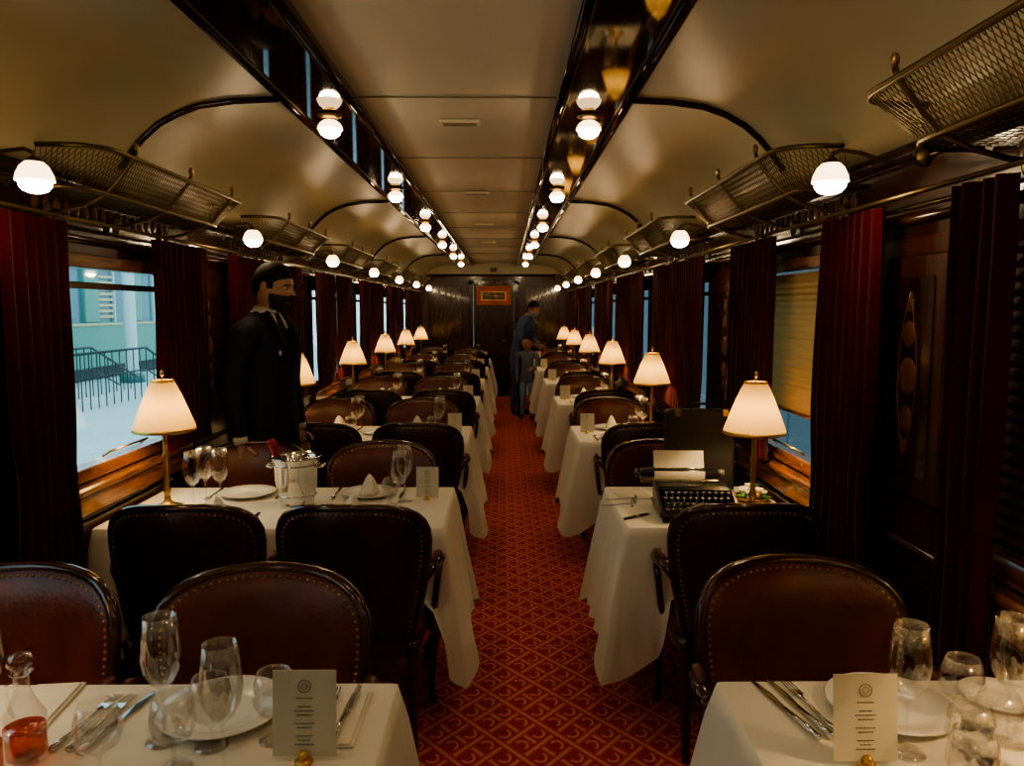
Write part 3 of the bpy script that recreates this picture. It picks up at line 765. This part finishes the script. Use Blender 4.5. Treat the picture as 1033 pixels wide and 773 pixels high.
def person(name,loc,rz,s=1.0,lean=0,arms=None,top='suit',bottom='suit',mask=None,shirt=True,hk=1.0,headyaw=0,headpitch=0,hairlen=0,bulk=1.0,hz=1.618):
    mb=MB()
    def Ld(p):
        x,y,z=p
        if z>.95: y+=(z-.95)*lean; z=.95+(z-.95)*math.cos(math.atan(lean))
        return Vector((x,y,z))
    B=bulk
    J=[((0,0,.93),.165*B,.130*B),((0,.005,1.10),.155*B,.122*B),((0,.01,1.27),.180*B,.135*B),((0,-.005,1.40),.16*B,.112*B),((0,-.012,1.465),.10,.085),((0,-.004,1.505),.060,.062),((0,.010,1.56),.054,.056)]
    J=[(Ld(p),a,b) for p,a,b in J]; E=[(0,1),(1,2),(2,3),(3,4),(4,5),(5,6)]
    arms=arms or {}
    ws={}
    for sg,nm in((-1,'L'),(1,'R')):
        a=arms.get(nm,[(.25,-.03,1.13),(.245,.06,.90)])
        i=len(J)
        J+=[(Ld((sg*.135,-.005,1.420)),.078*B,.080*B),(Ld((sg*.205,-.008,1.385)),.070*B,.074*B)]
        el=Ld((sg*a[0][0],a[0][1],a[0][2])); wr=Ld((sg*a[1][0],a[1][1],a[1][2])) 
        sh=J[-1][0]; J+=[((sh+el)/2,.064*B,.064*B),(el,.055*B,.055*B),((el+wr)/2,.050*B,.049*B),(wr,.038,.036)]
        E+=[(3,i),(i,i+1),(i+1,i+2),(i+2,i+3),(i+3,i+4),(i+4,i+5)]; ws[nm]=(wr,el)
        i=len(J); J+=[(Vector((sg*.085,0,.84)),.105*B,.11*B),(Vector((sg*.10,.012,.66)),.083,.085),(Vector((sg*.105,.018,.49)),.063,.066),(Vector((sg*.108,-.005,.30)),.058,.060),(Vector((sg*.11,-.02,.11)),.046,.048),(Vector((sg*.112,-.01,.045)),.042,.040),(Vector((sg*.122,.10,.035)),.042,.030),(Vector((sg*.128,.165,.032)),.034,.025)]
        E+=[(0,i)]+[(i+q,i+q+1) for q in range(7)]
    V,F=skin(J,E,0,3)
    vt=[tuple(v) for v in V]; groups={}
    neckz=Ld((0,0,1.520)).z
    for f in F:
        c=sum((V[i] for i in f),Vector((0,0,0)))/len(f)
        yl=c.y-max(0,(c.z-.95)*lean)
        if c.z<.075: mt='shoe'
        elif c.z<.80 and abs(c.x)<.20: mt=bottom
        elif c.z>neckz and abs(c.x)<.08: mt='skin'
        elif c.z>neckz-.025 and abs(c.x)<.075 and shirt: mt='shirt'
        elif shirt and yl>.05 and c.z>1.22 and abs(c.x)<.004+(c.z-1.22)*.17: mt='shirt' if abs(c.x)>.016 else top
        else: mt=top
        groups.setdefault(mt,[]).append(f)
    o=len(mb.v); mb.v+=vt
    for mt,fs in groups.items():
        mi=mb.mi(mt)
        for f in fs: mb.f.append([o+i for i in f]); mb.m.append(mi); mb.sm.append(True)
    for sg,nm in((-1,'L'),(1,'R')):
        wr,el=ws[nm]; d=(wr-el).normalized()
        mb.tube([wr-d*.045,wr+d*.006],[.036,.033],'shirt' if shirt else top,12)
        pn=Vector((-sg,0,0)) if abs(d.x)<.7 else Vector((0,0,-1))
        hand(mb,wr-d*.002,d,pn,sg)
    if shirt:
        for sg in(-1,1):
            mb.tube([Ld((sg*.062,.040,1.500)),Ld((sg*.070,.095,1.43)),Ld((sg*.050,.138,1.33)),Ld((sg*.010,.152,1.22))],[.010,.016,.017,.006],top,6)
        mb.tube([Ld((.058*math.cos(t*2*pi/16),.002+.060*math.sin(t*2*pi/16),1.512-.012*math.sin(t*2*pi/16))) for t in range(16)],.009,'shirt',6,closed=True)
        mb.ball(Ld((.085,.134,1.30)),(.010,.006,.014),'shirt',8,6)
        # jacket skirt: open-fronted hem around the hips
        N=40; vs=[]; 
        for j_,(z,rx,ry) in enumerate(((.98,.158,.128),(.88,.176,.142),(.78,.186,.150),(.74,.188,.151))):
            for i in range(N+1):
                t=pi/2+.10+(.06*j_)+(2*pi-.20-.12*j_)*i/N; vs.append(Ld((rx*math.cos(t),ry*math.sin(t)+.0,z)))
        mb.add(vs,[(j_*(N+1)+i,j_*(N+1)+i+1,(j_+1)*(N+1)+i+1,(j_+1)*(N+1)+i) for j_ in range(3) for i in range(N)],top,True)
    hp=Ld((0,.032,hz+.01*(hk-1)*10))
    T=Matrix.Translation(hp)@Matrix.Rotation(headyaw,4,'Z')@Matrix.Rotation(-headpitch-math.atan(lean)*.5,4,'X')
    head(mb,T,hairlen,mask,hk)
    return put(name,mb,loc,rz,s)
person('waiter',(-1.035,3.87,0),math.radians(-108),1.025,lean=.03,arms={'L':[(.240,-.03,1.13),(.240,.03,.88)],'R':[(.240,-.04,1.13),(.240,.02,.88)]},mask='mask',headyaw=.12,headpitch=.20,hk=1.04,hz=1.614)
person('standing_visitor',(.375,11.05,0),math.radians(-115),.98,lean=.34,arms={'L':[(.24,.06,1.14),(.20,.26,1.05)],'R':[(.24,.10,1.14),(.20,.30,1.08)]},top='navy',bottom='navy',mask='maskblue',shirt=False,headyaw=-.3,headpitch=.15)
person('child',(.515,10.64,0),math.radians(165),.655,arms={'L':[(.23,.04,1.14),(.16,.22,1.10)],'R':[(.24,-.03,1.14),(.22,.05,.92)]},top='greyshirt',bottom='jeans',shirt=False,hk=1.38,bulk=.85,hz=1.61)

# ---------------------------------------------------------------- outside
mb=MB(); mb.box((-24,-14,-.15),(-W-.35,34,-.05),'platform'); put('station_platform',mb)
mb=MB(); x=-9
mb.box((x-2.6,-10,.25),(x,30,1.25),'palegreen')
mb.box((x-2.5,-10,-.02),(x-.15,30,.25),'darksteel')
mb.tube([(x+.01,-10,1.2),(x+.01,30,1.2)],.03,'slat',6)
for i in range(20):
    y=-9+i*2
    mb.box((x-.25,y-.30,1.25),(x,y+.30,3.0),'palegreen',ch=.02)
    mb.box((x-.12,y+.30,1.25),(x-.08,y+1.70,3.0),'outglass')
    mb.box((x-.1,y+.30,2.45),(x-.02,y+1.70,2.52),'whitepaint'); mb.box((x-.1,y+.97,1.25),(x-.02,y+1.03,3.0),'whitepaint')
    if i%2:
        for q in range(8): mb.box((x-.07,y+.34,1.35+q*.13),(x-.03,y+.95,1.41+q*.13),'slat')
    if i%5==0:
        mb.box((x-.03,y-.28,.30),(x+.03,y+.28,2.7),'teal',ch=.02)
mb.box((x-2.6,-10,3.0),(x,30,3.25),'palegreen')
mb.lathe([(1.36,-20),(1.36,20)],'whitepaint',n=24,T=Matrix.Translation((x-1.3,10,3.2))@Matrix.Rotation(pi/2,4,'X')@Matrix.Diagonal((1,.35,1,1)))
put('railway_carriage',mb)
mb=MB()
for x in(-7.4,-6.4):
    mb.tube([(x,11.5,.85),(x,13.9,.85),(x,15.6,.15)],.022,'darksteel',8); mb.tube([(x,11.5,.45),(x,13.9,.45),(x,14.9,.05)],.015,'darksteel',6)
    for i in range(11): mb.tube([(x,11.5+i*.24,-.05),(x,11.5+i*.24,.85)],.010,'darksteel',6)
    for i in range(1,6): mb.tube([(x,13.9+i*.28,-.05),(x,13.9+i*.28,.85-i*.115)],.010,'darksteel',6)
put('platform_railing',mb)
for y in(4.0,16.6,24):
    mb=MB(); mb.tube([(-8.0,y,.0),(-8.0,y,.3),(-8.0,y,4.5)],[.20,.13,.12],'whitepaint',16); mb.lathe([(0,-.05),(.26,-.05),(.26,.1),(.18,.15)],'teal',(-8.0,y,0),16)
    put('iron_post',mb)
mb=MB()
for i in range(24): mb.box((4.0,-14+i*2,-.4),(4.25,-12.02+i*2,3.2),'darkwall_out',ch=.02)  # dark wall added outside so the right-hand glass looks dark
put('added_dark_wall',mb)

# ---------------------------------------------------------------- world / camera
w=bpy.data.worlds.new('World'); sc.world=w; w.use_nodes=True
bg=w.node_tree.nodes['Background']; bg.inputs[0].default_value=(.55,.80,.88,1); bg.inputs[1].default_value=1.7
cam=bpy.data.cameras.new('Camera'); co=bpy.data.objects.new('Camera',cam); COL.objects.link(co)
cam.sensor_width=36; cam.lens=760/1033*36; cam.clip_start=.02
co.location=(.19,0,1.55); co.rotation_euler=(math.radians(84.4),0,math.radians(-.565)); sc.camera=co
try:
    sc.view_settings.view_transform='AgX'; sc.view_settings.look='AgX - Medium High Contrast'; sc.view_settings.exposure=.5
except Exception as ex: print(ex)
